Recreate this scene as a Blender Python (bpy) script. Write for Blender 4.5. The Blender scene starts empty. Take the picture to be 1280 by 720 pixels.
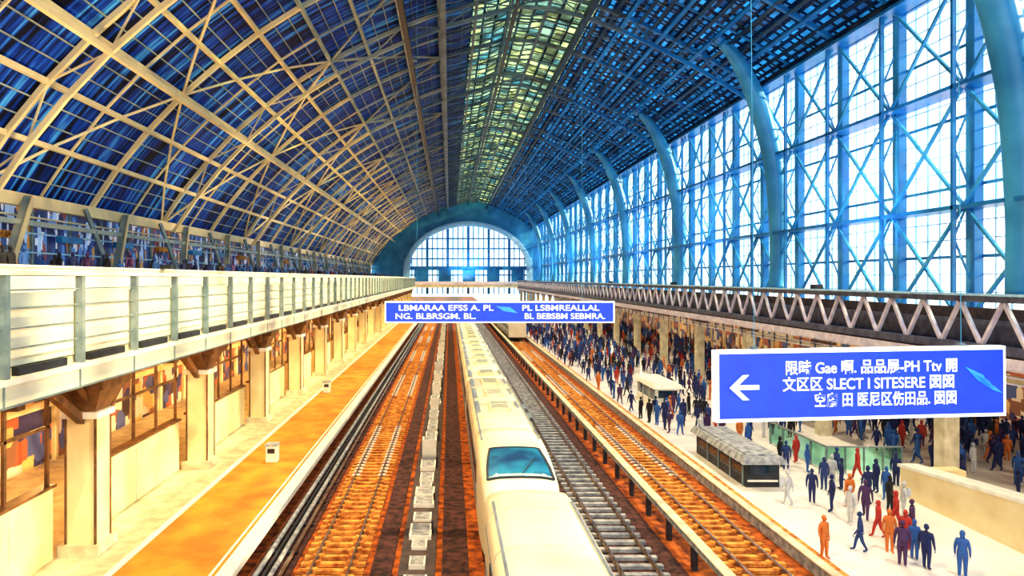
import bpy, bmesh, math, random
from mathutils import Vector, Matrix
from collections import defaultdict
random.seed(7)
scene = bpy.context.scene
H = 11.2
try:
    scene.view_settings.view_transform = 'Standard'
    scene.view_settings.look = 'Medium High Contrast'
except Exception:
    pass

# ---------------------------------------------------------------- materials
def mat(name, c1, c2=None, rough=0.6, metal=0.0, scale=2.0, emit=0.0, stretch=(1, 1, 1), bump=0.0):
    m = bpy.data.materials.new(name); m.use_nodes = True
    nt = m.node_tree; b = nt.nodes['Principled BSDF']
    b.inputs['Roughness'].default_value = rough
    b.inputs['Metallic'].default_value = metal
    c2 = c2 or tuple(x * 0.75 for x in c1)
    tc = nt.nodes.new('ShaderNodeTexCoord'); mp = nt.nodes.new('ShaderNodeMapping')
    mp.inputs['Scale'].default_value = stretch
    n = nt.nodes.new('ShaderNodeTexNoise'); n.inputs['Scale'].default_value = scale
    n.inputs['Detail'].default_value = 4
    r = nt.nodes.new('ShaderNodeValToRGB')
    r.color_ramp.elements[0].position = 0.35; r.color_ramp.elements[1].position = 0.65
    r.color_ramp.elements[0].color = (*c2, 1); r.color_ramp.elements[1].color = (*c1, 1)
    L = nt.links.new
    L(tc.outputs['Object'], mp.inputs['Vector']); L(mp.outputs[0], n.inputs['Vector'])
    L(n.outputs['Fac'], r.inputs['Fac']); L(r.outputs['Color'], b.inputs['Base Color'])
    if emit:
        L(r.outputs['Color'], b.inputs['Emission Color']); b.inputs['Emission Strength'].default_value = emit
    if bump:
        bp = nt.nodes.new('ShaderNodeBump'); bp.inputs['Strength'].default_value = bump
        L(n.outputs['Fac'], bp.inputs['Height']); L(bp.outputs[0], b.inputs['Normal'])
    return m

def cellmat(name, cols, scale=(1, 1, 1), emit=0.0, gloss=0.4):
    m = bpy.data.materials.new(name); m.use_nodes = True
    nt = m.node_tree; b = nt.nodes['Principled BSDF']; L = nt.links.new
    tc = nt.nodes.new('ShaderNodeTexCoord'); mp = nt.nodes.new('ShaderNodeMapping')
    mp.inputs['Scale'].default_value = scale
    v = nt.nodes.new('ShaderNodeTexVoronoi'); v.distance = 'CHEBYCHEV'; v.inputs['Scale'].default_value = 1
    v.inputs['Randomness'].default_value = 0.9
    sx = nt.nodes.new('ShaderNodeSeparateColor')
    r = nt.nodes.new('ShaderNodeValToRGB'); r.color_ramp.interpolation = 'CONSTANT'
    e = r.color_ramp.elements
    e[0].position = 0; e[0].color = (*cols[0], 1); e[1].position = 1 / len(cols); e[1].color = (*cols[1], 1)
    for i, c in enumerate(cols[2:]):
        k = e.new((i + 2) / len(cols)); k.color = (*c, 1)
    L(tc.outputs['Object'], mp.inputs[0]); L(mp.outputs[0], v.inputs['Vector']); L(v.outputs['Color'], sx.inputs[0])
    L(sx.outputs[0], r.inputs['Fac']); L(r.outputs[0], b.inputs['Base Color'])
    b.inputs['Roughness'].default_value = gloss
    if emit:
        L(r.outputs[0], b.inputs['Emission Color']); b.inputs['Emission Strength'].default_value = emit
    return m

def glassmat(name, c1, c2, scale=0.3, brick=None, gl=0.06):
    m = bpy.data.materials.new(name); m.use_nodes = True
    nt = m.node_tree; nt.nodes.clear(); L = nt.links.new
    out = nt.nodes.new('ShaderNodeOutputMaterial'); t = nt.nodes.new('ShaderNodeBsdfTransparent')
    g = nt.nodes.new('ShaderNodeBsdfGlossy'); g.inputs['Roughness'].default_value = 0.15
    mx = nt.nodes.new('ShaderNodeMixShader'); mx.inputs[0].default_value = gl
    tc = nt.nodes.new('ShaderNodeTexCoord')
    if brick:
        n = nt.nodes.new('ShaderNodeTexBrick'); n.inputs['Color1'].default_value = (*c1, 1)
        n.inputs['Color2'].default_value = (*c2, 1); n.inputs['Mortar'].default_value = (*brick[3], 1)
        n.inputs['Scale'].default_value = 1; n.inputs['Brick Width'].default_value = brick[0]
        n.inputs['Row Height'].default_value = brick[1]; n.inputs['Mortar Size'].default_value = brick[2]
        L(tc.outputs['UV'], n.inputs['Vector'])
        no = nt.nodes.new('ShaderNodeTexNoise'); no.inputs['Scale'].default_value = .35; no.inputs['Detail'].default_value = 6
        rr = nt.nodes.new('ShaderNodeValToRGB'); rr.color_ramp.elements[0].position = .42; rr.color_ramp.elements[1].position = .6
        rr.color_ramp.elements[0].color = (brick[4], brick[4], brick[4], 1)
        mu = nt.nodes.new('ShaderNodeMix'); mu.data_type = 'RGBA'; mu.blend_type = 'MULTIPLY'; mu.inputs[0].default_value = 1
        L(tc.outputs['UV'], no.inputs['Vector']); L(no.outputs['Fac'], rr.inputs[0])
        L(n.outputs['Color'], mu.inputs[6]); L(rr.outputs[0], mu.inputs[7]); L(mu.outputs[2], t.inputs['Color'])
    else:
        n = nt.nodes.new('ShaderNodeTexNoise'); n.inputs['Scale'].default_value = scale
        r = nt.nodes.new('ShaderNodeValToRGB'); r.color_ramp.elements[0].position = .42; r.color_ramp.elements[1].position = .58
        r.color_ramp.elements[0].color = (*c1, 1); r.color_ramp.elements[1].color = (*c2, 1)
        L(tc.outputs['Object'], n.inputs['Vector']); L(n.outputs['Fac'], r.inputs[0]); L(r.outputs[0], t.inputs['Color'])
    L(t.outputs[0], mx.inputs[1]); L(g.outputs[0], mx.inputs[2]); L(mx.outputs[0], out.inputs[0])
    return m

M = {}
M['cream'] = mat('cream_paint', (0.92, 0.80, 0.50), (0.80, 0.64, 0.34), 0.5, scale=0.6)
M['facade'] = mat('pale_facade_panel', (0.90, 0.88, 0.70), (0.78, 0.77, 0.60), 0.5, scale=0.5)
M['cream2'] = mat('pale_concrete', (0.80, 0.72, 0.52), (0.55, 0.48, 0.33), 0.7, scale=1.5)
M['rail_paint'] = mat('grey_blue_paint', (0.26, 0.33, 0.34), (0.16, 0.22, 0.24), 0.4)
M['capital'] = mat('brown_bracket_paint', (0.24, 0.11, 0.04), (0.10, 0.045, 0.02), 0.5)
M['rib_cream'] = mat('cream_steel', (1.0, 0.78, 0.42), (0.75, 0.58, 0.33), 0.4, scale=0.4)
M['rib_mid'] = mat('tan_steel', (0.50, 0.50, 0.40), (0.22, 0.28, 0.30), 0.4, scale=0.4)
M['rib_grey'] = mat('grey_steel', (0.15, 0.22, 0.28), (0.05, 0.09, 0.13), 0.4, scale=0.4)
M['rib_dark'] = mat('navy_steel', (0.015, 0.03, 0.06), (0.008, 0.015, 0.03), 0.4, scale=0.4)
M['blue_steel'] = mat('blue_steel', (0.02, 0.26, 0.62), (0.01, 0.15, 0.42), 0.35, scale=0.5)
M['teal_steel'] = mat('teal_steel', (0.08, 0.45, 0.75), (0.03, 0.27, 0.54), 0.35, scale=0.3)
M['pale_steel'] = mat('pale_blue_steel', (0.50, 0.80, 1.0), (0.30, 0.60, 0.88), 0.4)
M['dark'] = mat('dark_metal', (0.03, 0.035, 0.05), (0.015, 0.015, 0.02), 0.5)
M['truss_top'] = mat('dark_slate_paint', (0.12, 0.13, 0.20), (0.05, 0.05, 0.10), 0.5)
M['truss_web'] = mat('mauve_paint', (0.85, 0.78, 0.86), (0.62, 0.55, 0.68), 0.5)
M['ballast'] = mat('rusty_ballast', (0.55, 0.14, 0.015), (0.10, 0.018, 0.006), 0.95, scale=2.2, bump=0.6)
M['ballast_dark'] = mat('dark_ballast', (0.12, 0.045, 0.04), (0.02, 0.01, 0.012), 0.95, scale=3.0, bump=0.6)
M['sleeper'] = mat('ochre_sleeper', (0.95, 0.46, 0.10), (0.38, 0.11, 0.02), 0.9, scale=3)
M['sleeper_grey'] = mat('grey_sleeper', (0.46, 0.48, 0.50), (0.18, 0.20, 0.24), 0.9, scale=3)
M['rail'] = mat('rail_steel', (0.65, 0.5, 0.4), (0.3, 0.2, 0.15), 0.25, metal=0.8)
M['plat'] = mat('ochre_platform', (0.82, 0.33, 0.035), (0.55, 0.18, 0.02), 0.7, scale=0.7)
M['white'] = mat('white_paint', (0.92, 0.90, 0.82), (0.8, 0.78, 0.70), 0.5)
M['concourse'] = mat('pale_terrazzo', (0.95, 0.93, 0.88), (0.72, 0.70, 0.68), 0.35, scale=0.35)
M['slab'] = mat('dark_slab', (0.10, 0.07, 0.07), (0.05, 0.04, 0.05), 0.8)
M['train'] = mat('cream_train_paint', (0.93, 0.86, 0.64), (0.82, 0.74, 0.52), 0.35, scale=0.5)
M['train_side'] = mat('silver_train_side', (0.40, 0.46, 0.52), (0.30, 0.33, 0.38), 0.3, metal=0.4)
M['train_glass'] = mat('train_glass', (0.02, 0.05, 0.09), (0.01, 0.02, 0.04), 0.12)
M['windscreen'] = mat('blue_windscreen', (0.02, 0.24, 0.42), (0.005, 0.05, 0.16), 0.3, scale=0.9)
M['sign_blue'] = mat('sign_blue', (0.004, 0.045, 0.66), (0.003, 0.035, 0.56), 0.3, emit=0.6)
M['sign_white'] = mat('sign_white', (0.95, 0.97, 1.0), (0.9, 0.94, 1.0), 0.3, emit=0.5)
M['sign_mark'] = mat('sign_mark_cyan', (0.03, 0.28, 0.80), (0.02, 0.20, 0.70), 0.3, emit=0.6)
M['lamp'] = mat('lamp_glow', (1, 0.8, 0.45), (1, 0.75, 0.4), 0.5, emit=6)
M['glass'] = glassmat('wall_glass', (0.60, 0.88, 1.0), (1, 1, 1), 0.22)
M['end_glass'] = glassmat('end_glass', (0.45, 0.75, 0.98), (0.75, 0.92, 1), 0.12)
M['roof_louvre'] = glassmat('louvre_glass', (0.01, 0.05, 0.14), (0.03, 0.26, 0.55), brick=(1.6, 0.8, 0.2, (0.003, 0.01, 0.03), .4))
M['skylight'] = glassmat('green_skylight', (0.06, 0.30, 0.34), (0.75, 0.82, 0.28), brick=(2.4, 1.5, 0.16, (0.005, 0.03, 0.04), .18))
M['green_glass'] = glassmat('green_glass', (0.5, 0.85, 0.75), (0.65, 0.95, 0.9), 0.5, gl=0.15)
M['displays'] = cellmat('gallery_displays', [(0.01, 0.02, 0.10), (0.35, 0.50, 0.80), (0.02, 0.04, 0.18), (0.03, 0.08, 0.28), (0.25, 0.06, 0.05), (0.02, 0.02, 0.08), (0.6, 0.65, 0.8), (0.03, 0.03, 0.12), (0.1, 0.22, 0.55), (0.5, 0.25, 0.07)], (1, 2.2, 0.8), emit=0.3)
M['shops'] = cellmat('shopfront_displays', [(0.06, 0.03, 0.03), (0.7, 0.38, 0.12), (0.05, 0.04, 0.1), (0.7, 0.55, 0.35), (0.4, 0.1, 0.04), (0.25, 0.10, 0.05), (0.08, 0.10, 0.22)], (1, 0.9, 0.9), emit=0.25)

def roofmat():
    m = bpy.data.materials.new('blue_roof_deck'); m.use_nodes = True
    nt = m.node_tree; b = nt.nodes['Principled BSDF']; L = nt.links.new
    tc = nt.nodes.new('ShaderNodeTexCoord'); mp = nt.nodes.new('ShaderNodeMapping')
    mp.inputs['Scale'].default_value = (1.9, 0.11, 1)
    n = nt.nodes.new('ShaderNodeTexNoise'); n.inputs['Scale'].default_value = 1; n.inputs['Detail'].default_value = 5
    r = nt.nodes.new('ShaderNodeValToRGB'); e = r.color_ramp.elements
    e[0].position = .42; e[0].color = (0.001, 0.003, 0.02, 1); e[1].position = .68; e[1].color = (0.10, 0.50, 1.0, 1)
    k = e.new(.54); k.color = (0.003, 0.06, 0.50, 1)
    L(tc.outputs['UV'], mp.inputs[0]); L(mp.outputs[0], n.inputs[0]); L(n.outputs['Fac'], r.inputs[0])
    L(r.outputs[0], b.inputs['Base Color']); b.inputs['Roughness'].default_value = 0.5
    b.inputs['Specular IOR Level'].default_value = .2
    return m
M['roof'] = roofmat()

# ---------------------------------------------------------------- mesh builder
class MB:
    def __init__(s): s.v = []; s.f = []; s.m = []; s.mats = []
    def mi(s, k):
        if k not in s.mats: s.mats.append(k)
        return s.mats.index(k)
    def quad(s, a, b, c, d, k):
        n = len(s.v); s.v += [tuple(a), tuple(b), tuple(c), tuple(d)]; s.f.append((n, n+1, n+2, n+3)); s.m.append(s.mi(k))
    def poly(s, pts, k):
        n = len(s.v); s.v += [tuple(p) for p in pts]; s.f.append(tuple(range(n, n+len(pts)))); s.m.append(s.mi(k))
    def hexa(s, p, k):
        n = len(s.v); s.v += [tuple(x) for x in p]
        for q in ((0,3,2,1),(4,5,6,7),(0,1,5,4),(1,2,6,5),(2,3,7,6),(3,0,4,7)):
            s.f.append(tuple(n+i for i in q)); s.m.append(s.mi(k))
    def box(s, x0, x1, y0, y1, z0, z1, k):
        s.hexa([(x0,y0,z0),(x1,y0,z0),(x1,y1,z0),(x0,y1,z0),(x0,y0,z1),(x1,y0,z1),(x1,y1,z1),(x0,y1,z1)], k)
    def beam(s, p, q, w, h, k):
        p = Vector(p); q = Vector(q); d = (q-p)
        if d.length < 1e-6: return
        d.normalize(); up = Vector((0,0,1)) if abs(d.z) < .95 else Vector((0,1,0))
        a = d.cross(up).normalized(); b = a.cross(d).normalized()
        r = []
        for c in (p, q):
            r += [c - a*w/2 - b*h/2, c + a*w/2 - b*h/2, c + a*w/2 + b*h/2, c - a*w/2 + b*h/2]
        s.hexa(r, k)
    def cyl(s, p, q, r, k, n=10):
        p = Vector(p); q = Vector(q); d = (q-p).normalized(); up = Vector((0,0,1)) if abs(d.z) < .95 else Vector((0,1,0))
        a = d.cross(up).normalized(); b = a.cross(d)
        c = len(s.v)
        for base in (p, q):
            for i in range(n):
                t = 2*math.pi*i/n; s.v.append(tuple(base + a*r*math.cos(t) + b*r*math.sin(t)))
        for i in range(n):
            j = (i+1) % n; s.f.append((c+i, c+j, c+n+j, c+n+i)); s.m.append(s.mi(k))
        s.f.append(tuple(c+i for i in range(n))); s.m.append(s.mi(k))
        s.f.append(tuple(c+n+i for i in range(n))); s.m.append(s.mi(k))
    def loft(s, secs, k, caps=True):
        c = len(s.v); n = len(secs[0])
        for se in secs: s.v += [tuple(p) for p in se]
        for i in range(len(secs)-1):
            for j in range(n-1):
                a = c+i*n+j; s.f.append((a, a+1, a+n+1, a+n)); s.m.append(s.mi(k))
        if caps:
            s.f.append(tuple(c+j for j in range(n))); s.m.append(s.mi(k))
            s.f.append(tuple(c+(len(secs)-1)*n+j for j in range(n))); s.m.append(s.mi(k))
    def obj(s, name, parent=None):
        me = bpy.data.meshes.new(name)
        me.from_pydata(s.v, [], s.f)
        for k in s.mats: me.materials.append(M[k])
        me.polygons.foreach_set('material_index', s.m)
        bm = bmesh.new(); bm.from_mesh(me)
        bmesh.ops.recalc_face_normals(bm, faces=bm.faces)
        bm.to_mesh(me); bm.free(); me.update()
        o = bpy.data.objects.new(name, me); scene.collection.objects.link(o)
        if parent: o.parent = parent
        return o

# ---------------------------------------------------------------- roof profile
ctrl = [(-31,6),(-27.5,11),(-22,16.8),(-14,22.8),(-4,27.6),(4,30.0),(9,31.0),(17,29.0),(24,25.8),(29.5,22.8),(34,20)]
def catmull(P, n=12):
    out = []
    for i in range(len(P)-1):
        p0 = P[max(i-1,0)]; p1 = P[i]; p2 = P[i+1]; p3 = P[min(i+2,len(P)-1)]
        for j in range(n):
            t = j/n
            out.append(tuple(0.5*((2*p1[k])+(-p0[k]+p2[k])*t+(2*p0[k]-5*p1[k]+4*p2[k]-p3[k])*t*t+(-p0[k]+3*p1[k]-3*p2[k]+p3[k])*t**3) for k in (0,1)))
    out.append(P[-1]); return out
def resample(P, n):
    L = [0]
    for a, b in zip(P, P[1:]): L.append(L[-1]+math.hypot(b[0]-a[0], b[1]-a[1]))
    out = []
    j = 0
    for i in range(n+1):
        t = L[-1]*i/n
        while j < len(L)-2 and L[j+1] < t: j += 1
        u = (t-L[j])/(L[j+1]-L[j]) if L[j+1] > L[j] else 0
        out.append((P[j][0]+(P[j+1][0]-P[j][0])*u, P[j][1]+(P[j+1][1]-P[j][1])*u))
    return out, L[-1]
prof = catmull(ctrl)
Y0, YF = -14.5, 275.5
YL = 260.0
skin, plen = resample(prof, 60)
skin = [(x, h+H) for x, h in skin]

def roof_part(name, k, lo, hi):
    me = bpy.data.meshes.new(name); v = []; f = []; uv = []
    for i in range(60):
        xm = (skin[i][0]+skin[i+1][0])/2
        if not (lo <= xm < hi): continue
        n = len(v)
        for (x, z), yy, vv in ((skin[i],Y0,i),(skin[i],YF,i),(skin[i+1],YF,i+1),(skin[i+1],Y0,i+1)):
            v.append((x, yy, z)); uv.append((yy, vv*plen/60))
        f.append((n, n+1, n+2, n+3))
    me.from_pydata(v, [], f); u = me.uv_layers.new(name='UVMap')
    for l in me.loops: u.data[l.index].uv = uv[l.vertex_index]
    me.materials.append(M[k]); o = bpy.data.objects.new(name, me); scene.collection.objects.link(o); return o
roof_root = bpy.data.objects.new('ceiling', None); scene.collection.objects.link(roof_root)
for nm, k, lo, hi in (('roof_deck','roof',-99,2.2),('skylight_glazing','skylight',2.2,16.2),('louvre_glazing','roof_louvre',16.2,99)):
    roof_part(nm, k, lo, hi).parent = roof_root

NP = 18
nodes, _ = resample(prof, NP)
def off(i, d, arr=nodes):
    a = arr[max(i-1,0)]; b = arr[min(i+1,len(arr)-1)]
    tx, tz = b[0]-a[0], b[1]-a[1]; l = math.hypot(tx, tz)
    return (arr[i][0]+tz/l*d, arr[i][1]-tx/l*d + H)
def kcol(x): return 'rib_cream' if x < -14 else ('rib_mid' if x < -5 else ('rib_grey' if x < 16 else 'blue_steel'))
rb = MB()
ystep = 7.25
ys = [Y0+ystep*i for i in range(int((YF-Y0)/ystep)+1)]
outer = [off(i, 0.35) for i in range(NP+1)]
inner = [off(i, 1.9) for i in range(NP+1)]
for i in range(NP+1):
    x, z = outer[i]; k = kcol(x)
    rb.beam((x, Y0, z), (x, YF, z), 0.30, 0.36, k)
fine, _ = resample(prof, 54)
for i in range(1, 54):
    if i % 3 == 0: continue
    x, z = off(i, 0.15, fine)
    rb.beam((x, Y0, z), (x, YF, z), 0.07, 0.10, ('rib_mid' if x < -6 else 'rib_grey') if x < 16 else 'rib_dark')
for a, y in enumerate(ys):
    for i in range(NP):
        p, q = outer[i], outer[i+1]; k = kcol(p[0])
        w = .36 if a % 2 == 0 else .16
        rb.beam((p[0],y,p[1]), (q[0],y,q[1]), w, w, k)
    if a % 2 == 0 and a+2 < len(ys):
        for i in range(0, 9, 3):
            for j in range(3):
                p, q = outer[i+j], outer[i+j+1]; k = kcol(p[0])
                ya, yb = y+14.5*j/3, y+14.5*(j+1)/3
                if (a//2+i//3) % 2: ya, yb = y+14.5-14.5*j/3, y+14.5-14.5*(j+1)/3
                rb.beam((p[0],ya,p[1]), (q[0],yb,q[1]), .20, .20, k)
    if a % 4 == 0:
        for i in range(NP):
            p, q = inner[i], inner[i+1]; k = kcol(p[0])
            rb.beam((p[0],y,p[1]), (q[0],y,q[1]), 0.30, 0.36, k)
            o1, o2 = outer[i], outer[i+1]
            if i % 2: rb.beam((p[0],y,p[1]), (o2[0],y,o2[1]), 0.12, 0.12, k)
            else: rb.beam((o1[0],y,o1[1]), (q[0],y,q[1]), 0.12, 0.12, k)
for i, k, w in ((3,'rib_cream',.36),(8,'rib_dark',.55),(9,'rib_grey',.6),(11,'rib_dark',.4),(13,'rib_dark',.6)):
    x, z = inner[i]
    rb.beam((x,Y0,z), (x,YF,z), w, w, k)
    if i == 3:
        for a in range(0, len(ys)-4, 4):
            o = outer[i]
            rb.beam((x,ys[a],z), (o[0],ys[a+2],o[1]), 0.16, 0.16, k); rb.beam((x,ys[a+4],z), (o[0],ys[a+2],o[1]), 0.16, 0.16, k)
for i in range(40, 54):
    x, z = off(i, 0.5, fine)
    rb.beam((x, Y0, z), (x, YF, z), 0.45, 0.05, 'blue_steel' if i % 3 == 0 else 'rib_dark')
for y in range(-14, 272, 3):
    for i in range(12, NP):
        p, q = outer[i], outer[i+1]; rb.beam((p[0],y,p[1]+.15), (q[0],y,q[1]+.15), .12, .12, 'rib_dark')
for y in range(-14, 272, 2):
    for i in range(9, 12):
        p, q = outer[i], outer[i+1]; m_ = ((p[0]+q[0])/2, y, (p[1]+q[1])/2-.35)
        rb.beam((p[0],y,p[1]), m_, .10, .16, 'rib_grey'); rb.beam(m_, (q[0],y,q[1]), .10, .16, 'rib_grey')
rb.beam((-30.6,Y0,H+5.6), (-30.6,YF,H+5.6), 0.8, 0.9, 'rib_cream')
rb.beam((-29.6,Y0,H+3.9), (-29.6,YF,H+3.9), 0.35, 0.35, 'rib_mid')
rb.obj('roof_truss_structure', roof_root)

# ---------------------------------------------------------------- right glass wall
WX = 34.0; ZB = 8.0; ZT = H+20
gw = MB()
gw.quad((WX+.1,Y0,ZB),(WX+.1,YF,ZB),(WX+.1,YF,ZT),(WX+.1,Y0,ZT),'glass')
y = Y0
while y <= YF:
    gw.box(WX-.05, WX+.05, y-.03, y+.03, ZB, ZT, 'pale_steel'); y += 1.2083
z = ZB; n = 0
while z <= ZT:
    b_ = n % 4 == 0
    gw.box(WX-.06, WX+.02, Y0, YF, z-(.10 if b_ else .03), z+(.10 if b_ else .03), 'teal_steel' if b_ else 'pale_steel'); z += 1.16; n += 1
for a, y in enumerate(ys):
    gw.box(WX-.7, WX-.1, y-.34, y+.34, ZB, ZT+.3, 'blue_steel')
    gw.box(WX-.74, WX-.70, y-.30, y+.30, ZB, ZT, 'teal_steel')
    gw.box(WX-1.9, WX-1.65, y-.1, y+.1, ZB, ZT-.5, 'blue_steel')
    z = ZB; s = 0
    while z < ZT-3:
        gw.beam((WX-.6,y,z) if s else (WX-1.75,y,z), (WX-1.75,y,z+2.9) if s else (WX-.6,y,z+2.9), .10, .10, 'teal_steel'); z += 2.9; s = 1-s
    if a < len(ys)-1:
        h3 = (ZT-ZB)/3
        for t in range(3):
            za, zb = ZB+t*h3, ZB+(t+1)*h3
            gw.beam((WX-1.0,y,za), (WX-1.0,y+ystep,zb), .18, .18, 'teal_steel')
            gw.beam((WX-1.2,y,zb), (WX-1.2,y+ystep,za), .18, .18, 'teal_steel')
for z in (ZB+.3, ZB+(ZT-ZB)/3, ZB+(ZT-ZB)*2/3, ZT-.3):
    gw.box(WX-1.9, WX-.2, Y0, YF, z-.12, z+.12, 'blue_steel')
gw.obj('window_wall_right')

al = MB()
leg = catmull([(32.6,-1.2),(32.9,4),(32.5,11),(31.0,17),(28.9,21.6),(27.2,23.6)], 6)
yy = 10.0
while yy < YF:
    N = len(leg)
    secs = []
    for i, (x, h) in enumerate(leg):
        a = leg[max(i-1,0)]; b = leg[min(i+1,N-1)]
        tx, tz = b[0]-a[0], b[1]-a[1]; l = math.hypot(tx,tz); nx, nz = tz/l, -tx/l
        t = i/(N-1); w = 0.45+0.5*math.sin(math.pi*min(1,t*.9+.1)); dy = .4+.6*math.sin(math.pi*min(1, t*.9+.1))
        secs.append([(x+nx*w*math.cos(2*math.pi*q/16), yy+dy*math.sin(2*math.pi*q/16), h+H+nz*w*math.cos(2*math.pi*q/16)) for q in range(17)])
    al.loft(secs, 'teal_steel')
    al.beam((27.2,yy,H+23.6),(26.6,yy,H+24.4),1.2,.9,'blue_steel')
    yy += 29
ao = al.obj('arch_rib_legs')
for f in ao.data.polygons: f.use_smooth = len(f.vertices) == 4 and f.area < 3

# ---------------------------------------------------------------- end wall
inn = [(-17,-11.2),(-17,3)] + [(7.4-24.4*math.cos(math.pi*i/24), 3+18.6*math.sin(math.pi*i/24)) for i in range(1,24)] + [(31.8,3),(31.8,-11.2)]
outp = [(-31,-11.2)] + prof + [(34,-11.2)]
I, _ = resample(inn, 60); O, _ = resample(outp, 60)
ew = MB(); YE = 270
for i in range(60):
    ew.quad((I[i][0],YE,I[i][1]+H),(I[i+1][0],YE,I[i+1][1]+H),(O[i+1][0],YE,O[i+1][1]+H),(O[i][0],YE,O[i][1]+H),'teal_steel')
    for d, s, k in ((-1.0, 2.6, 'pale_steel'), (-3.5, 1.2, 'pale_steel')):
        ew.beam((I[i][0],YE+d,I[i][1]+H),(I[i+1][0],YE+d,I[i+1][1]+H), s if d > -2 else 1.2, s*.7, k)
def hin(x):
    t = (x-7.4)/24.4; return 3+18.6*math.sqrt(max(0,1-t*t))
for i in range(1, 24):
    x = -17+48.8*i/24
    ew.box(x-.2 if i%4 else x-.5, x+.2 if i%4 else x+.5, YE-.2, YE+.2, 5, hin(x)+H, 'blue_steel' if i%4==0 else 'teal_steel')
for z in (8.5, 12.5, 15.5, 19, 23, 27):
    hh = max(0, (z-H-3)/18.6); w = 24.4*math.sqrt(1-min(1,hh)**2)
    ew.box(7.4-w, 7.4+w, YE-.3, YE+.3, z-.25, z+.25, 'blue_steel')
ew.box(-17, 31.8, YE-.5, YE-.3, 14.5, 16.0, 'blue_steel')
for i in range(5): ew.box(-14+i*9.6, -9+i*9.6, YE-.9, YE-.6, 9, 14.6, 'blue_steel')
ew.poly([(x, YE+.4, h+H) for x, h in I], 'end_glass')
ew.box(-17, 32, YE-9, YE-1, 7.6, 8.8, 'cream2')
ew.box(-17, 32, YE-9.2, YE-8.9, 8.8, 10.0, 'truss_web')
ew.obj('wall_end')

# ---------------------------------------------------------------- ground / floors
g = MB(); g.box(-36, 14.3, -15, 420, -.5, 0, 'ballast'); g.obj('ground')
c = MB()
c.box(14.3, 42, -15, 300, -.4, .05, 'concourse')
c.box(14.3, 14.9, -15, 300, .05, .12, 'sleeper')
c.obj('floor')
d = MB()
d.box(-3.0, -2.2, -15, YL, 0.003, .10, 'ballast_dark'); d.box(-.3, .75, -15, YL, .003, .06, 'ballast_dark')
d.box(-7.5, -6.0, -15, YL, .003, .08, 'ballast_dark'); d.box(5.0, 9.0, -15, YL, .003, .05, 'ballast_dark')
d.obj('drainage_strip')

def track(name, X, sk, zb=0.02, ties=2.5, sp=.65, dots=False):
    t = MB(); y = -14
    while y < YL:
        t.box(X-ties/2, X+ties/2, y, y+.26, zb, zb+.14, sk)
        if dots:
            for s in (-1, 1):
                t.box(X+s*.72-.22, X+s*.72+.22, y+.02, y+.24, zb+.14, zb+.20, 'white' if int(y*3)%2 else 'sleeper')
        y += sp
    for s in (-1, 1):
        x = X+s*.7175
        t.box(x-.07, x+.07, -14, YL, zb+.14, zb+.17, 'rail'); t.box(x-.015, x+.015, -14, YL, zb+.17, zb+.27, 'rail')
        t.box(x-.038, x+.038, -14, YL, zb+.27, zb+.31, 'rail')
    return t.obj(name)
track('railway_track', -4.5, 'sleeper', dots=True)
track('railway_track', 2.7, 'sleeper_grey', zb=.05)
track('railway_track', 7.1, 'sleeper_grey', zb=.06, ties=2.2, sp=.8)
track('railway_track', 11.8, 'sleeper', dots=True)
cc = MB()
for x, r, k in ((-7.15,.10,'sleeper_grey'),(-6.85,.07,'dark'),(-6.6,.10,'sleeper_grey'),(-6.25,.07,'rail')):
    cc.cyl((x,-14,.26),(x,YL,.26), r, k, 8)
for i in range(88): cc.box(-7.35,-6.1,-13+i*3.1,-12.8+i*3.1,.085,.20,'dark')
cc.obj('cable_conduits')
eq = MB(); random.seed(3)
eq.box(-1.95,-.55,-14,YL,0,.12,'slab')
y = 2
while y < 200:
    h = random.choice([.15,.2,.25,.5,1.2]) if y > 40 else random.choice([.12,.18,.25])
    l = random.uniform(.5,1.8); w = random.uniform(.3,.5)
    eq.box(-1.25-w,-1.25+w,y,y+l,.12,.12+h,'white')
    eq.box(-1.25-w*.8,-1.25+w*.8,y+.05,y+l-.05,.12+h,.14+h,'sleeper_grey')
    if random.random() < .4: eq.cyl((-.75,y+l/2,.12),(-.75,y+l/2,.12+h+.35),.05,'dark',6)
    y += l+random.uniform(.1,1.0)
eq.obj('trackside_cabinets')
gp = MB()
gp.box(9.25,9.55,-14,YL,.95,1.2,'sleeper_grey'); gp.box(9.2,9.6,-14,YL,1.2,1.25,'cream2')
for i in range(91): gp.box(9.3,9.5,-13+i*3,-12.75+i*3,0,.95,'dark')
gp.box(13.75,14.05,-14,YL,0,.5,'sleeper_grey'); gp.box(13.7,14.1,-14,YL,.5,.56,'cream2')
gp.obj('guideway_parapet')

# ---------------------------------------------------------------- left platform
p = MB()
p.box(-11.6,-8.05,-15,YL,.72,1.0,'plat'); p.box(-8.05,-7.5,-15,YL,.74,1.0,'white')
p.box(-8.28,-8.18,-15,YL,1.0,1.006,'white')
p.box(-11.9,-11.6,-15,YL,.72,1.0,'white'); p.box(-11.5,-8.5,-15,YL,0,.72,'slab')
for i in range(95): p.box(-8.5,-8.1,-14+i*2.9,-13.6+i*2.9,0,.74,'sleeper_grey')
p.obj('platform')
q = MB(); q.box(-30,-12.0,-15,YL,0,.3,'cream2'); q.obj('side_walkway')
for yy, X in ((38,-9.9),(61,-11.0)):
    b = MB(); b.box(X-.3,X+.3,yy-.3,yy+.3,1.007,1.9,'white'); b.box(X-.35,X+.35,yy-.35,yy+.35,1.9,1.98,'sleeper_grey'); b.box(X-.2,X+.2,yy-.32,yy-.3,1.5,1.75,'dark')
    b.obj('platform_bin')

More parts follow.
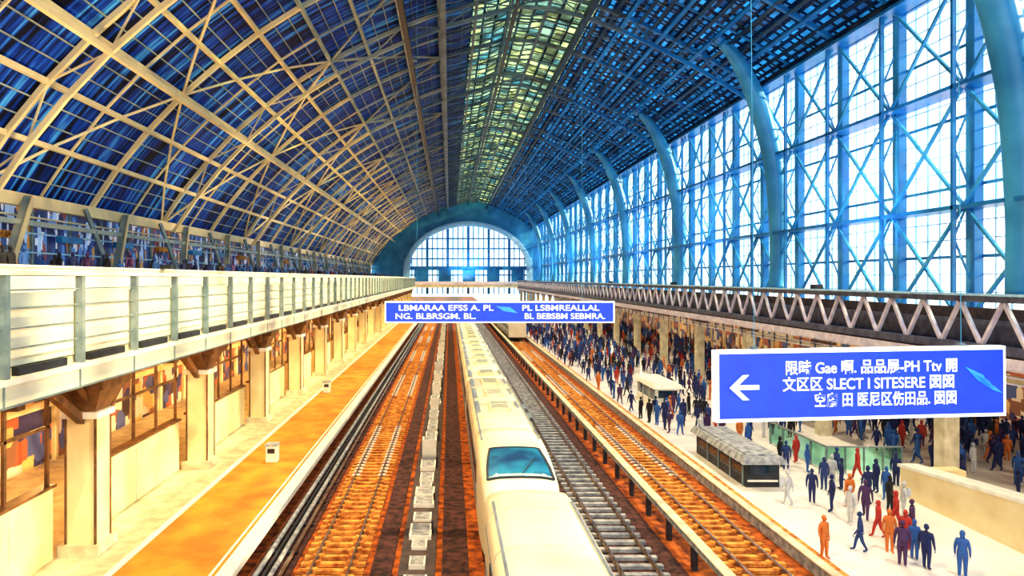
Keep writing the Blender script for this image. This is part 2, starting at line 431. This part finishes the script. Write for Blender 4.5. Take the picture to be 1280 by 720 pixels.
# ---------------------------------------------------------------- left viaduct gallery
v = MB()
v.box(-13.7,-13.0,-15,YL,7.35,8.05,'facade')
v.box(-14.0,-12.85,-15,YL,8.05,8.25,'white')
v.box(-30.6,-13.7,-15,YL,7.5,8.3,'cream2')
v.box(-13.04,-12.98,-15,YL,7.35,7.42,'rail_paint')
yy = -13.0
while yy < YL-4:
    v.box(-13.25,-12.98,yy+.7,yy+3.3,8.26,8.52,'dark')
    v.box(-13.5,-13.15,yy+.12,yy+3.98,8.55,10.75,'facade')
    v.box(-13.14,-13.08,yy+.3,yy+3.8,8.75,8.80,'cream2')
    v.box(-13.1,-12.85,yy-.10,yy+.10,8.25,11.35,'rail_paint')
    v.box(-12.99,-12.96,yy-.03,yy+.03,7.42,8.05,'rail_paint')
    yy += 4.1
v.box(-13.5,-13.2,-15,YL,8.25,8.5,'cream2')
for z in (9.1,9.7,10.3,10.85,11.3): v.box(-13.04,-12.96,-15,YL,z-.025,z+.025,'rail_paint')
v.box(-13.25,-12.8,-15,YL,11.3,11.42,'facade')
v.box(-17.2,-17.0,-15,YL,8.3,11.65,'facade'); v.box(-17.3,-16.9,-15,YL,11.65,11.75,'white')
v.obj('viaduct_gallery')
up = MB(); up.box(-30.5,-17.3,-15,YL,8.32,10.85,'cream2'); up.obj('floor_gallery')

col = MB()
yy = 15.0-12.3
while yy < YL-4:
    X = -14.5
    col.box(X-.58,X+.58,yy-.58,yy+.58,.3,5.9,'cream'); col.box(X-.8,X+.8,yy-.8,yy+.8,.3,.75,'cream2')
    for s in (-1, 1):
        for t_ in (-1, 1): col.box(X+s*.58-.04,X+s*.58+.04,yy+t_*.58-.04,yy+t_*.58+.04,.75,5.7,'capital')
    col.box(X-.72,X+.72,yy-.72,yy+.72,5.7,5.95,'white')
    def ring(w, z): return [(X-w,yy-w,z),(X+w,yy-w,z),(X+w,yy+w,z),(X-w,yy+w,z)]
    col.hexa(ring(.55,5.95)+ring(1.0,6.9),'capital'); col.hexa(ring(1.15,6.9)+ring(1.25,7.33),'capital')
    for s in (-1,1):
        col.beam((X,yy+s*.5,5.6),(X,yy+s*3.0,7.3),.3,.3,'capital'); col.beam((X+.3,yy+s*.6,6.4),(X+.6,yy+s*2,7.3),.16,.16,'capital')
    col.box(X-.3,X+.9,yy-5.9,yy-5.5,7.0,7.34,'capital')
    yy += 12.3
col.box(-14.9,-14.3,-15,YL,6.95,7.34,'capital')
col.obj('viaduct_columns')
w = MB()
yy = 2.7
while yy < YL-12:
    w.box(-15.7,-15.4,yy+.9,yy+11.4,.3,3.1,'cream'); w.box(-15.8,-15.3,yy+.8,yy+11.5,3.1,3.22,'capital')
    w.box(-15.62,-15.5,yy+.9,yy+11.4,5.4,5.52,'capital')
    for k in range(5): w.box(-15.62,-15.5,yy+1+k*2.55,yy+1.14+k*2.55,3.2,7.4,'capital')
    w.beam((-15.5,yy+1.1,3.2),(-15.5,yy+6.2,7.3),.12,.12,'capital')
    for k in range(1,4): w.box(-15.41,-15.37,yy+.9+k*2.6,yy+.96+k*2.6,.3,3.1,'cream2')
    yy += 12.3
w.obj('platform_screen_wall')
sb = MB()
sb.quad((-24,-15,.3),(-24,YL,.3),(-24,YL,7.5),(-24,-15,7.5),'shops')
for k in range(54): sb.box(-24,-23.8,-14+k*5,-13.6+k*5,.3,7.5,'cream')
sb.box(-24,-23.7,-15,YL,3.6,4.0,'cream'); sb.obj('shopfronts')
bw = MB()
bw.quad((-30.9,-15,0),(-30.9,268,0),(-30.9,268,H+5.6),(-30.9,-15,H+5.6),'displays')
for k in range(57): bw.box(-30.9,-30.7,-15+k*5,-14.8+k*5,8,H+5.4,'rail_paint')
for z in (13.1,14.5,15.7): bw.box(-30.9,-30.68,-15,268,z-.06,z+.06,'rib_cream' if z>15 else 'pale_steel')
for k in range(30): bw.box(-30.7,-30.2,-10+k*9,-7+k*9,14.0,14.5,'sleeper' if k%3==0 else 'blue_steel')
bw.obj('wall_left')
st = MB()
for a, y in enumerate(ys[:-3]):
    if a % 2 == 0:
        st.beam((-28.6,y,10.85),(-30.0,y+5.0,H+5.7),.6,.55,'rib_mid'); st.beam((-28.3,y,10.85),(-29.7,y+5.0,H+5.7),.08,.62,'rib_cream')
        st.beam((-28.6,y,10.85),(-30.0,y-2.0,H+5.7),.3,.3,'rail_paint')
st.obj('gallery_struts')

# ---------------------------------------------------------------- right gallery deck + truss
r = MB()
GX = 26.0
r.box(GX,40.6,-15,YL,7.2,7.8,'slab'); r.box(GX-.3,GX+.5,-15,YL,10.05,10.45,'truss_top')
r.box(GX-.35,GX-.3,-15,YL,10.35,10.47,'pale_steel')
r.box(GX-.25,GX+.35,-15,YL,7.6,8.0,'truss_top'); r.box(GX-.32,GX-.28,-15,YL,7.0,7.5,'truss_web')
y = -14.0; s = 0
while y < YL-2:
    r.beam((GX,y,7.9 if s else 10.1),(GX,y+1.35,10.1 if s else 7.9),.17,.17,'truss_web'); y += 1.35; s = 1-s
r.box(GX+.9,GX+1.0,-15,YL,7.8,9.1,'truss_top')
r.box(GX+3,GX+3.1,-15,YL,7.8,9.6,'slab')
for zz in (6.3,6.6,6.9): r.box(GX-.2,GX-.1,-15,YL,zz,zz+.07,'truss_web')
for k in range(136): r.box(GX-.22,GX-.12,-14+k*2,-13.9+k*2,6.2,7.2,'truss_top')
for k in range(23):
    r.box(GX+.2,GX+1.0,-12+k*12,-11.2+k*12,0.05,7.2,'cream2'); r.box(GX,GX+1.2,-12.2+k*12,-11+k*12,6.5,7.2,'capital')
r.obj('gallery_truss_deck')
sf = MB()
sf.quad((41,-15,0),(41,268,0),(41,268,7.9),(41,-15,7.9),'shops')
for k in range(56): sf.box(40.8,41,-14+k*5,-13.6+k*5,.05,7.2,'cream')
sf.box(40.7,41,-15,268,3.6,4.1,'cream2'); sf.obj('wall_right')

rw = MB()
rw.hexa([(23.2,20,.05),(24.0,20,.05),(24.0,35,.05),(23.2,35,.05),(23.2,20,2.7),(24.0,20,2.7),(24.0,35,1.5),(23.2,35,1.5)],'cream')
rw.hexa([(23.1,19.9,2.7),(24.1,19.9,2.7),(24.1,35.1,1.5),(23.1,35.1,1.5),(23.1,19.9,2.85),(24.1,19.9,2.85),(24.1,35.1,1.65),(23.1,35.1,1.65)],'white')
rw.box(24.0,26.0,34.2,35,.05,1.5,'cream')
rw.obj('stair_parapet')
gb = MB()
gb.box(21.6,26,39.0,39.06,.2,1.5,'green_glass'); gb.box(21.6,21.66,39,46,.2,1.5,'green_glass')
gb.box(21.55,26,38.97,39.09,1.5,1.57,'rail_paint'); gb.box(21.55,21.7,39,46,1.5,1.57,'rail_paint')
for i in range(5): gb.box(21.6+i*1.08,21.66+i*1.08,38.98,39.08,.05,1.5,'rail_paint')
for i in range(5): gb.box(21.58,21.68,39+i*1.7,39.08+i*1.7,.05,1.5,'rail_paint')
gb.obj('glass_balustrade')

def kiosk(KX, ya, yb, hw, ht, body, name, roofk='sleeper_grey'):
    k = MB(); n = max(2, int((yb-ya)/1.65)); st_ = (yb-ya-.6)/n
    k.box(KX-hw,KX+hw,ya,yb,.05,ht,body)
    k.hexa([(KX-hw-.3,ya-.4,ht),(KX+hw+.3,ya-.4,ht),(KX+hw+.3,yb+.4,ht),(KX-hw-.3,yb+.4,ht),(KX-hw-.1,ya-.2,ht+.35),(KX+hw+.1,ya-.2,ht+.35),(KX+hw+.1,yb+.2,ht+.35),(KX-hw-.1,yb+.2,ht+.35)],roofk)
    k.box(KX-hw+.1,KX+hw-.1,ya+.1,yb-.1,ht+.35,ht+.42,'white' if body == 'white' else 'sleeper_grey')
    for i in range(n):
        y = ya+.4+i*st_
        k.box(KX-hw-.03,KX-hw,y,y+st_*.8,ht*.42,ht*.9,'train_glass'); k.box(KX-hw-.06,KX-hw,y-.15,y-.05,.05,ht,'rail_paint')
    k.box(KX-hw*.8,KX+hw*.8,ya-.05,ya,ht*.55,ht*.9,'train_glass'); k.box(KX-hw*.9,KX+hw*.9,ya-.07,ya,.35,.45,'white')
    return k.obj(name)
kiosk(16.7, 36.3, 43.5, 0.9, 1.35, 'dark', 'platform_kiosk')
kiosk(18.6, 58, 64, 1.0, 1.8, 'white', 'ticket_kiosk', 'white')
e = MB()
for y in (48, 51.5):
    e.box(4.9,5.8,y,y+1.6,.055,1.3,'dark'); e.box(4.85,5.85,y-.05,y+1.65,1.3,1.38,'rail_paint')
    for j in range(3): e.box(5.0+j*.25,5.1+j*.25,y-.03,y,.4,1.0,'rail_paint')
e.obj('signal_cabinet')

# ---------------------------------------------------------------- trains
def sec(X, y, w, h):
    P = [(-1,.95),(-1.0,1.6),(-1.0,2.7),(-.995,3.3),(-.985,3.62),(-.95,3.82),(-.86,3.97),(-.6,4.06),(-.3,4.09),(0,4.1)]
    P = P + [(-a, b) for a, b in P[-2::-1]]
    return [(X+a*w, y, .95+(b-.95)*(h-.95)/(4.1-.95)) for a, b in P]
def car(root, X, y0, y1, nose=None, h=4.1):
    t = MB(); W = 1.52
    if nose == 'front':
        S = [sec(X,y0,1.15,2.0),sec(X,y0+.25,1.32,2.9),sec(X,y0+.8,1.42,3.45),sec(X,y0+1.4,1.48,3.72),sec(X,y0+2.8,W,3.94),sec(X,y0+4.3,W,4.14),sec(X,y0+5.2,W,4.2),sec(X,y1,W,4.2)]
        h = 4.2
    elif nose == 'rear':
        S = [sec(X,y0,W,h),sec(X,y1-1.4,W,h),sec(X,y1-.5,W-.04,h-.10),sec(X,y1,1.36,h-.45)]
    else:
        S = [sec(X,y0,1.47,h-.06),sec(X,y0+.12,W,h),sec(X,y1-.12,W,h),sec(X,y1,1.47,h-.06)]
    t.loft(S,'train')
    o = t.obj('body', root)
    for f in o.data.polygons: f.use_smooth = len(f.vertices) == 4
    dd = MB()
    a, b = (y0+5.5 if nose=='front' else y0+.8), (y1-1.8 if nose=='rear' else y1-.8)
    for s in (-1,1):
        xs = X+s*(W+.003)
        dd.box(min(xs,xs+s*.02),max(xs,xs+s*.02),a,b,1.1,2.0,'train_side')
        yv = a
        while yv+2.2 < b:
            dd.box(min(xs,xs+s*.03),max(xs,xs+s*.03),yv,yv+1.7,2.15,2.95,'train_glass'); yv += 2.1
        dd.box(min(xs,xs+s*.02),max(xs,xs+s*.02),a,b,3.08,3.14,'train_side')
        dd.box(X+s*1.28-.04,X+s*1.28+.04,a,b,h-.16,h-.07,'train_side')
    yv = a+1.5
    while yv < b:
        pr = sec(X, yv, W+.004, h+.006)[4:-4]
        for c0, c1 in zip(pr, pr[1:]): dd.beam(c0, c1, .035, .02, 'cream2')
        yv += 3.0
    dd.obj('side_trim', root)
    u = MB()
    u.box(X-1.2,X+1.2,max(y0,y0+1),y1-1,.55,.95,'dark')
    for yb in (y0+4, y1-4):
        for s in (-1,1):
            u.box(X+s*1.0-.08,X+s*1.0+.08,yb-1.6,yb+1.6,.45,.75,'dark')
            for q in (-1.1,1.1): u.cyl((X+s*.68,yb+q,.8),(X+s*.80,yb+q,.8),.44,'rail',16)
        for q in (-1.1,1.1): u.cyl((X-.8,yb+q,.8),(X+.8,yb+q,.8),.09,'dark',8)
    u.obj('bogies', root)
tr = bpy.data.objects.new('passenger_train', None); scene.collection.objects.link(tr)
TX = 2.7
car(tr, TX, -8, 24.0, 'rear', 4.0)
car(tr, TX, 24.5, 48, 'front')
for i in range(4): car(tr, TX, 48.5+i*24, 72+i*24, None, 4.15)
ws = MB()
rows = [(25.75,.84),(26.6,.82),(27.6,.76),(28.5,.68)]
def zsurf(y, a):
    ks = [(24.75,2.9),(25.3,3.45),(25.9,3.72),(27.3,3.94),(28.8,4.14),(29.7,4.2)]
    for (ya,ha),(yb,hb) in zip(ks,ks[1:]):
        if ya <= y <= yb: hh = ha+(hb-ha)*(y-ya)/(yb-ya); break
    P = [(0,4.1),(.3,4.09),(.6,4.06),(.86,3.97),(.95,3.82),(.985,3.62)]
    a = abs(a)
    for (a0,b0),(a1,b1) in zip(P,P[1:]):
        if a0 <= a <= a1: b = b0+(b1-b0)*(a-a0)/(a1-a0); break
    return .95+(b-.95)*(hh-.95)/3.15
S = []
for y, w in rows:
    S.append([(TX+1.5*w*j/6, y, zsurf(y, w*j/6)+.03) for j in range(-6,7)])
ws.loft(S,'windscreen',caps=False)
ws.obj('windscreen', tr)
wf = MB()
for a, b in zip(S, S[1:]):
    for j in (0, 12): wf.beam(a[j], b[j], .09, .06, 'dark')
for sset in (S[0], S[-1]):
    for a, b in zip(sset, sset[1:]): wf.beam(a, b, .08, .06, 'dark')
wf.beam((TX+.1,25.9,3.80),(TX+.7,27.2,3.99),.03,.03,'dark')
wf.obj('windscreen_frame', tr)
re = MB()
for i in range(1,5):
    for j in range(5):
        y = 29+24*(i-1)+2.5+j*4.4
        if i == 1 and y < 33: continue
        re.box(TX-.55,TX+.55,y,y+2.2,4.12,4.34,'cream2')
        for k in range(5): re.box(TX-.45,TX+.45,y+.2+k*.4,y+.35+k*.4,4.34,4.36,'rail_paint')
        re.box(TX-1.25,TX-1.05,y,y+3,4.0,4.2,'train_side'); re.box(TX+.95,TX+1.1,y+1,y+3,4.0,4.2,'train_side')
re.obj('roof_equipment', tr)
t2 = bpy.data.objects.new('passenger_train', None); scene.collection.objects.link(t2)
for i in range(3): car(t2, 11.8, 118+i*24.5, 142+i*24.5, None, 4.1)

# ---------------------------------------------------------------- signs
def text(body, size, x, z, parent, y=-.085, w=None):
    cu = bpy.data.curves.new('lettering', 'FONT'); cu.body = body; cu.size = size; cu.extrude = .004; cu.offset = size*.013
    cu.align_x = 'LEFT'; cu.align_y = 'CENTER'
    o = bpy.data.objects.new('lettering', cu); scene.collection.objects.link(o)
    bpy.context.view_layer.update()
    W = o.dimensions.x
    sx = w/W if w and W > 0 else 1
    o.scale = (sx, 1, 1); o.location = (x, y, z); o.rotation_euler = (math.pi/2, 0, 0); o.parent = parent
    cu.materials.append(M['sign_white']); return o
def sign(name, W, Hh, loc, rz=0, ry=0, frame=.07, cable=28):
    root = bpy.data.objects.new(name, None); scene.collection.objects.link(root)
    b = MB(); b.box(-W/2,W/2,-.06,.10,-Hh/2,Hh/2,'sign_white'); b.box(-W/2+frame,W/2-frame,-.08,-.06,-Hh/2+frame,Hh/2-frame,'sign_blue')
    b.box(-W/2+.1,W/2-.1,.10,.2,-Hh/2+.15,Hh/2-.15,'rib_grey')
    b.obj('panel', root)
    cb = MB()
    for s in (-.36,.36): cb.cyl((W*s,.05,Hh/2-.02),(W*s,.05,cable),.006,'teal_steel',6); cb.box(W*s-.05,W*s+.05,0,.1,Hh/2-.01,Hh/2+.05,'rib_grey')
    cb.obj('suspension_cables', root)
    root.location = loc; root.rotation_euler = (0, ry, rz); return root
D = 12.2
s1 = sign('direction_sign', 5.42, 1.27, ((1076-562)/850*D, D, H-(479-348)/850*D), rz=math.radians(4), ry=math.radians(-.5), frame=.065, cable=30)
ar = MB()
ax, az = -2.20, -.02
ar.box(ax-.2,ax+.26,-.10,-.08,az-.04,az+.04,'sign_white')
for s in (-1,1):
    ar.poly([(ax-.28,-.10,az),(ax-.16,-.10,az),(ax+.08,-.10,az+s*.22),(ax-.04,-.10,az+s*.22)],'sign_white')
ar.obj('arrow', s1)
u = 5.42/374
text('限時 Gae 啊. 品品展-PH Ttv 開', .27, (975-1076)*u, .29, s1, w=3.2)
text('文区区 SLECT I SITESERE 図図', .27, (972-1076)*u, .0, s1, w=3.2)
text('空房 田 医尼区伤田品. 図図', .27, (1012-1076)*u, -.29, s1, w=2.65)
mk = MB()
for i in range(4):
    xx = 1.9+i*.10
    mk.poly([(xx,-.09,.28-i*.1),(xx+.35,-.09,.12-i*.1),(xx+.50,-.09,-.12-i*.04),(xx+.25,-.09,.02-i*.06)],'sign_mark')
mk.obj('plain_mark', s1)
D2 = 34.0
u2 = D2/850
s2 = sign('overhead_sign', 287*u2, 27*u2, ((624.5-562)*u2, D2, H-(390-348)*u2), rz=0, frame=.07, cable=29)
text('LBMARAA EFSS A. PL', .40, (498-624.5)*u2, .20, s2, w=118*u2)
text('PL LSBMREALLAL', .40, (652-624.5)*u2, .20, s2, w=96*u2)
text('NG. BLBRSGM. BL.', .40, (494-624.5)*u2, -.22, s2, w=100*u2)
text('BL BEBSBM SEBMRA.', .40, (655-624.5)*u2, -.22, s2, w=100*u2)
mk2 = MB(); mk2.poly([(-.2,-.09,.3),(.5,-.09,.25),(.9,-.09,-.05),(.2,-.09,.05)],'sign_mark'); mk2.obj('plain_mark', s2)

# ---------------------------------------------------------------- people
def simple(name, c, rough=.7): return mat(name, c, tuple(x*.8 for x in c), rough, scale=8)
skins = [simple('skin_light',(.75,.5,.36)), simple('skin_tan',(.5,.3,.2)), simple('skin_deep',(.22,.12,.08))]
hairs = [simple('hair_black',(.02,.015,.015)), simple('hair_brown',(.08,.04,.02)), simple('hair_blond',(.45,.3,.14))]
tc_ = dict(navy=(.012,.025,.13), navy2=(.02,.05,.2), black=(.012,.012,.02), red=(.5,.04,.03), orange=(.7,.2,.04), blue=(.03,.12,.42), grey=(.16,.17,.22), white=(.6,.62,.66), maroon=(.16,.02,.05), plum=(.08,.03,.12))
tm = {n: simple('coat_'+n, c) for n, c in tc_.items()}
tops = [tm[n] for n in ('navy','navy','navy','navy2','navy2','black','black','black','blue','grey','maroon','plum','plum','red','orange','white')]
bots = [simple('trousers_'+n,c) for n,c in (('denim',(.03,.06,.2)),('black',(.012,.012,.018)),('navy',(.015,.02,.08)),('khaki',(.25,.16,.09)),('grey',(.08,.08,.1)))]
shoe = simple('shoe_black',(.02,.02,.02)); bagm = simple('backpack_fabric',(.12,.02,.03))

def person_mesh(pose, female=False, pack=False):
    sw = {'walk':.30,'walk2':-.26,'stand':.05,'stand2':-.04}[pose]
    ar_ = sw*.8
    shw = .165 if female else .19; hip = .09
    V = []; E = []; R = []
    def add(p, r, parent=None):
        V.append(p); R.append(r)
        if parent is not None: E.append((parent, len(V)-1))
        return len(V)-1
    pel = add((0,0,.95),(.16,.12)); sp = add((0,.005,1.12),(.15,.12),pel); ch = add((0,0,1.32),(.18,.135),sp)
    nb = add((0,0,1.46),(.085,.08),ch); nk = add((0,-.01,1.54),(.052,.055),nb)
    for s in (-1,1):
        f = s*sw
        h = add((s*hip,0,.88),(.105,.115),pel)
        kn = add((s*hip*1.0,-f*.45-.03,.50),(.075,.078),h)
        lift = .07 if f < -.1 else 0
        an = add((s*hip,-f*.85+(.05 if f<-.1 else 0),.09+lift),(.05,.055),kn)
        add((s*hip*1.15,-f*.85-.17+(.05 if f<-.1 else 0),.045+lift*.4),(.045,.04),an)
        a = -s*ar_
        shd = add((s*shw,0,1.42),(.072,.072),ch)
        el = add((s*(shw+.06),-a*.25+.03,1.13),(.055,.056),shd)
        wr = add((s*(shw+.07),-a*.75-.04,.88),(.036,.036),el)
        add((s*(shw+.07),-a*.88-.05,.80),(.036,.022),wr)
    me = bpy.data.meshes.new('person_rig'); me.from_pydata(V,E,[]); me.update()
    o = bpy.data.objects.new('person_rig', me); scene.collection.objects.link(o)
    md = o.modifiers.new('Skin','SKIN'); md.use_smooth_shade = True
    for i, r in enumerate(R): me.skin_vertices[0].data[i].radius = r
    me.skin_vertices[0].data[0].use_root = True
    ss = o.modifiers.new('Sub','SUBSURF'); ss.levels = 1; ss.render_levels = 1
    dg = bpy.context.evaluated_depsgraph_get()
    nm = bpy.data.meshes.new_from_object(o.evaluated_get(dg))
    bpy.data.objects.remove(o)
    bm = bmesh.new(); bm.from_mesh(nm)
    for f in bm.faces:
        cc_ = f.calc_center_median(); f.smooth = True
        arm = abs(cc_.x) > shw+.005
        if cc_.z > 1.49: f.material_index = 2
        elif arm and cc_.z < .87 and abs(cc_.x) > .2: f.material_index = 2
        elif arm and cc_.z < 1.5 and cc_.z >= .87: f.material_index = 0
        elif cc_.z < .1: f.material_index = 4
        elif cc_.z < (.70 if female else .86): f.material_index = 1
        else: f.material_index = 0
    def addsph(c, sx, sy, sz, mi_, u=12, v=8):
        mtx = Matrix.Translation(c) @ Matrix.Diagonal((sx,sy,sz,1))
        rr = bmesh.ops.create_uvsphere(bm, u_segments=u, v_segments=v, radius=1, matrix=mtx)
        fs = {f for vv in rr['verts'] for f in vv.link_faces}
        for f in fs:
            f.smooth = True; f.material_index = mi_
    hc = Vector((0,-.015,1.655))
    addsph(hc,.080,.098,.120, 2)
    addsph(hc+Vector((0,.02,.025)),.088,.096,.110, 3)
    if female: addsph(hc+Vector((0,.055,-.06)),.08,.055,.14, 3)
    addsph(hc+Vector((0,-.100,-.01)),.012,.018,.02, 2, 6, 4)
    addsph(hc+Vector((0,-.088,-.055)),.024,.01,.008, 0, 6, 4)
    for s in (-1,1):
        addsph(hc+Vector((s*.03,-.090,.01)),.011,.008,.008, 4, 6, 4)
        addsph(hc+Vector((s*.084,.0,-.005)),.012,.02,.03, 2, 6, 4)
        a = -s*ar_; hx = s*(shw+.07); hy = -a*.92-.055; hz = .775
        for j in range(4):
            L = (.07,.08,.075,.06)[j]
            addsph(Vector((hx,hy-.028+j*.018,hz-L/2)),.009,.0085,L*.62,2,6,4)
        addsph(Vector((hx-s*.01,hy-.05,hz+.01)),.01,.012,.035,2,6,4)
    if pack:
        rr = bmesh.ops.create_cube(bm, size=1, matrix=Matrix.Translation((0,.19,1.25)) @ Matrix.Diagonal((.28,.16,.42,1)))
        fs = list({f for vv in rr['verts'] for f in vv.link_faces})
        for f in fs: f.material_index = 5
        ed = list({e_ for vv in rr['verts'] for e_ in vv.link_edges})
        rb_ = bmesh.ops.bevel(bm, geom=ed, offset=.05, segments=2, affect='EDGES')
        for f in rb_['faces']: f.material_index = 5
    bm.to_mesh(nm); bm.free(); return nm
variants = []; muted = []
rnd = random.Random(12)
combos = [('walk',False,False),('walk2',True,False),('stand',False,True),('stand2',True,False),('stand',False,False),('walk2',False,False),('stand',True,False)]
for ps in combos:
    base = person_mesh(*ps)
    base.name = 'commuter_body'
    for q in range(6):
        m2 = base.copy(); m2.materials.clear()
        top = rnd.choice(tops)
        for mm in (top, rnd.choice(bots), rnd.choice(skins), rnd.choice(hairs), shoe, bagm): m2.materials.append(mm)
        variants.append(m2)
        if top.name not in ('coat_red','coat_orange','coat_white'): muted.append(m2)
def put(X, Y, z, name, parent=None, rot=None, pool=None):
    o = bpy.data.objects.new(name, rnd.choice(pool or variants)); scene.collection.objects.link(o)
    s = rnd.uniform(.90,1.04); o.scale = (s,s,s); o.location = (X,Y,z)
    o.rotation_euler = (0,0,rnd.uniform(0,6.28) if rot is None else rot)
    if parent: o.parent = parent
    return o
def g2(px, py, z=.05):
    Y = 850*(H-z)/(py-348); return (px-562)/850*Y, Y
near = [(1030,698),(1112,690),(1128,708),(1143,700),(1158,712),(1203,722),(1098,672),(1082,648),(1063,655),(1040,640),(1015,628),(985,632),(1130,648),(1112,640),(1052,612),(1072,600),(1095,616),(1120,608),(1140,672),(1075,690),(1030,612),(1085,628),(1108,625),(1062,635),(1120,662),(1132,690),(1046,600)]
grid = defaultdict(list); count = 0
for px, py in near:
    X, Y = g2(px, py); put(X, Y, .05, 'commuter'); grid[(int(X),int(Y))].append((X,Y))
crowd = bpy.data.objects.new('commuter_crowd', None); scene.collection.objects.link(crowd)
tries = 0
while count < 1900 and tries < 90000:
    tries += 1
    Y = 34+ (rnd.random()**1.25)*215
    X = rnd.uniform(14.9, 39.5)
    if Y < 44.5 and X < 19.5: continue
    if 21 < X < 26.4 and Y < 47: continue
    if 16.9 < X < 20.3 and 57 < Y < 65.2: continue
    if X < 24 and Y < 80 and rnd.random() < .30: continue
    if GX-.1 < X < GX+1.4: continue
    kx, ky = int(X), int(Y)
    if any((X-a)**2+(Y-b)**2 < .36 for i in (-1,0,1) for j in (-1,0,1) for a, b in grid[(kx+i,ky+j)]): continue
    grid[(kx,ky)].append((X,Y)); count += 1; put(X, Y, .05, 'commuter_figure', crowd, pool=muted if rnd.random() < .4 else None)
gc = bpy.data.objects.new('gallery_crowd', None); scene.collection.objects.link(gc)
for i in range(300):
    put(rnd.uniform(-27,-17.9), 18+i*.75+rnd.uniform(-.3,.3), 10.85, 'visitor_figure', gc, pool=muted)

# ---------------------------------------------------------------- lighting
world = bpy.data.worlds.new('World'); scene.world = world; world.use_nodes = True
nt = world.node_tree; bg = nt.nodes['Background']
tc = nt.nodes.new('ShaderNodeTexCoord'); sp = nt.nodes.new('ShaderNodeSeparateXYZ'); rp = nt.nodes.new('ShaderNodeValToRGB')
rp.color_ramp.elements[0].position = 0; rp.color_ramp.elements[0].color = (1,.98,.96,1)
rp.color_ramp.elements[1].position = .8; rp.color_ramp.elements[1].color = (.5,.78,1,1)
nt.links.new(tc.outputs['Generated'], sp.inputs[0]); nt.links.new(sp.outputs['Z'], rp.inputs[0]); nt.links.new(rp.outputs[0], bg.inputs['Color'])
bg.inputs['Strength'].default_value = 2.1
sl = bpy.data.lights.new('sun','SUN'); sl.energy = 8.5; sl.angle = math.radians(2.5); sl.color = (1,.74,.38)
so = bpy.data.objects.new('sun', sl); scene.collection.objects.link(so)
dvec = Vector((-.84,.20,-.29)); so.rotation_euler = dvec.to_track_quat('-Z','Y').to_euler()

fl = MB()  # invented housings for the added fill spots
def spot(X, Y, Z, d, e, col_, ang=110, r=.25):
    L = bpy.data.lights.new('fill_spot','SPOT'); L.energy = e; L.color = col_; L.spot_size = math.radians(ang); L.spot_blend = .8; L.shadow_soft_size = r
    o = bpy.data.objects.new('fill_spot', L); scene.collection.objects.link(o); o.location = (X,Y,Z)
    o.rotation_euler = Vector(d).to_track_quat('-Z','Y').to_euler(); return o
flroot = bpy.data.objects.new('fill_lights', None); scene.collection.objects.link(flroot)  # spots added as fill for roof ribs and hall, not known fixtures
for i in range(8):
    Y = 8+i*32
    spot(-16.6,Y,12.1,(-.6,.3,1),7000,(1,.80,.48),110).parent = flroot
    fl.box(-16.9,-16.3,Y-.3,Y+.3,11.75,12.0,'dark')
    spot(27.0,Y+10,10.9,(.3,.3,1),5000,(.35,.65,1),120).parent = flroot
    fl.box(26.7,27.3,Y+9.7,Y+10.3,10.4,10.75,'dark')
    spot(-4,Y+6,H+24.6,(0,.1,-1),42000,(1,.70,.34),105).parent = flroot
    fl.box(-4.25,-3.75,Y+5.75,Y+6.25,H+24.9,H+25.3,'rib_grey'); fl.box(-4.04,-3.96,Y+5.96,Y+6.04,H+25.3,H+27.6,'rib_grey')
    spot(20,Y+6,H+24.6,(0,.1,-1),24000,(1,.84,.60),105).parent = flroot
    fl.box(19.75,20.25,Y+5.75,Y+6.25,H+24.9,H+25.3,'rib_dark'); fl.box(19.96,20.04,Y+5.96,Y+6.04,H+25.3,H+27.6,'rib_dark')
spot(7,262.5,10.2,(0,.25,1),9000,(.6,.85,1),150).parent = flroot  # extra fill added to brighten the end wall
fl.box(6.5,7.5,262.1,262.9,8.8,9.6,'dark')
fl.obj('fill_light_housings', flroot)
ll = MB(); lroot = bpy.data.objects.new('downlights', None); scene.collection.objects.link(lroot)
for i in range(11):
    Y = 12+i*21
    for X, Z, e_ in ((-19.5,6.6,1000),(33,6.4,900)):
        L = bpy.data.lights.new('downlight','POINT'); L.energy = e_; L.color = (1,.55,.18) if X < 0 else (1,.78,.5); L.shadow_soft_size = .3
        o = bpy.data.objects.new('downlight', L); scene.collection.objects.link(o); o.location = (X,Y,Z-.5); o.parent = lroot
        ll.cyl((X,Y,Z+.1),(X,Y,Z+.5),.3,'lamp',12); ll.cyl((X,Y,Z+.5),(X,Y,7.2 if X > 0 else 7.5),.05,'dark',6)
ll.obj('downlight_fittings', lroot)

# ---------------------------------------------------------------- camera
cam = bpy.data.cameras.new('camera'); co = bpy.data.objects.new('camera', cam); scene.collection.objects.link(co)
cam.sensor_width = 36; cam.lens = 36*850/1280; cam.clip_end = 1000
cam.shift_x = (640-562)/1280; cam.shift_y = -(360-348)/1280
co.location = (0,0,H); co.rotation_euler = (math.pi/2,0,0)
scene.camera = co
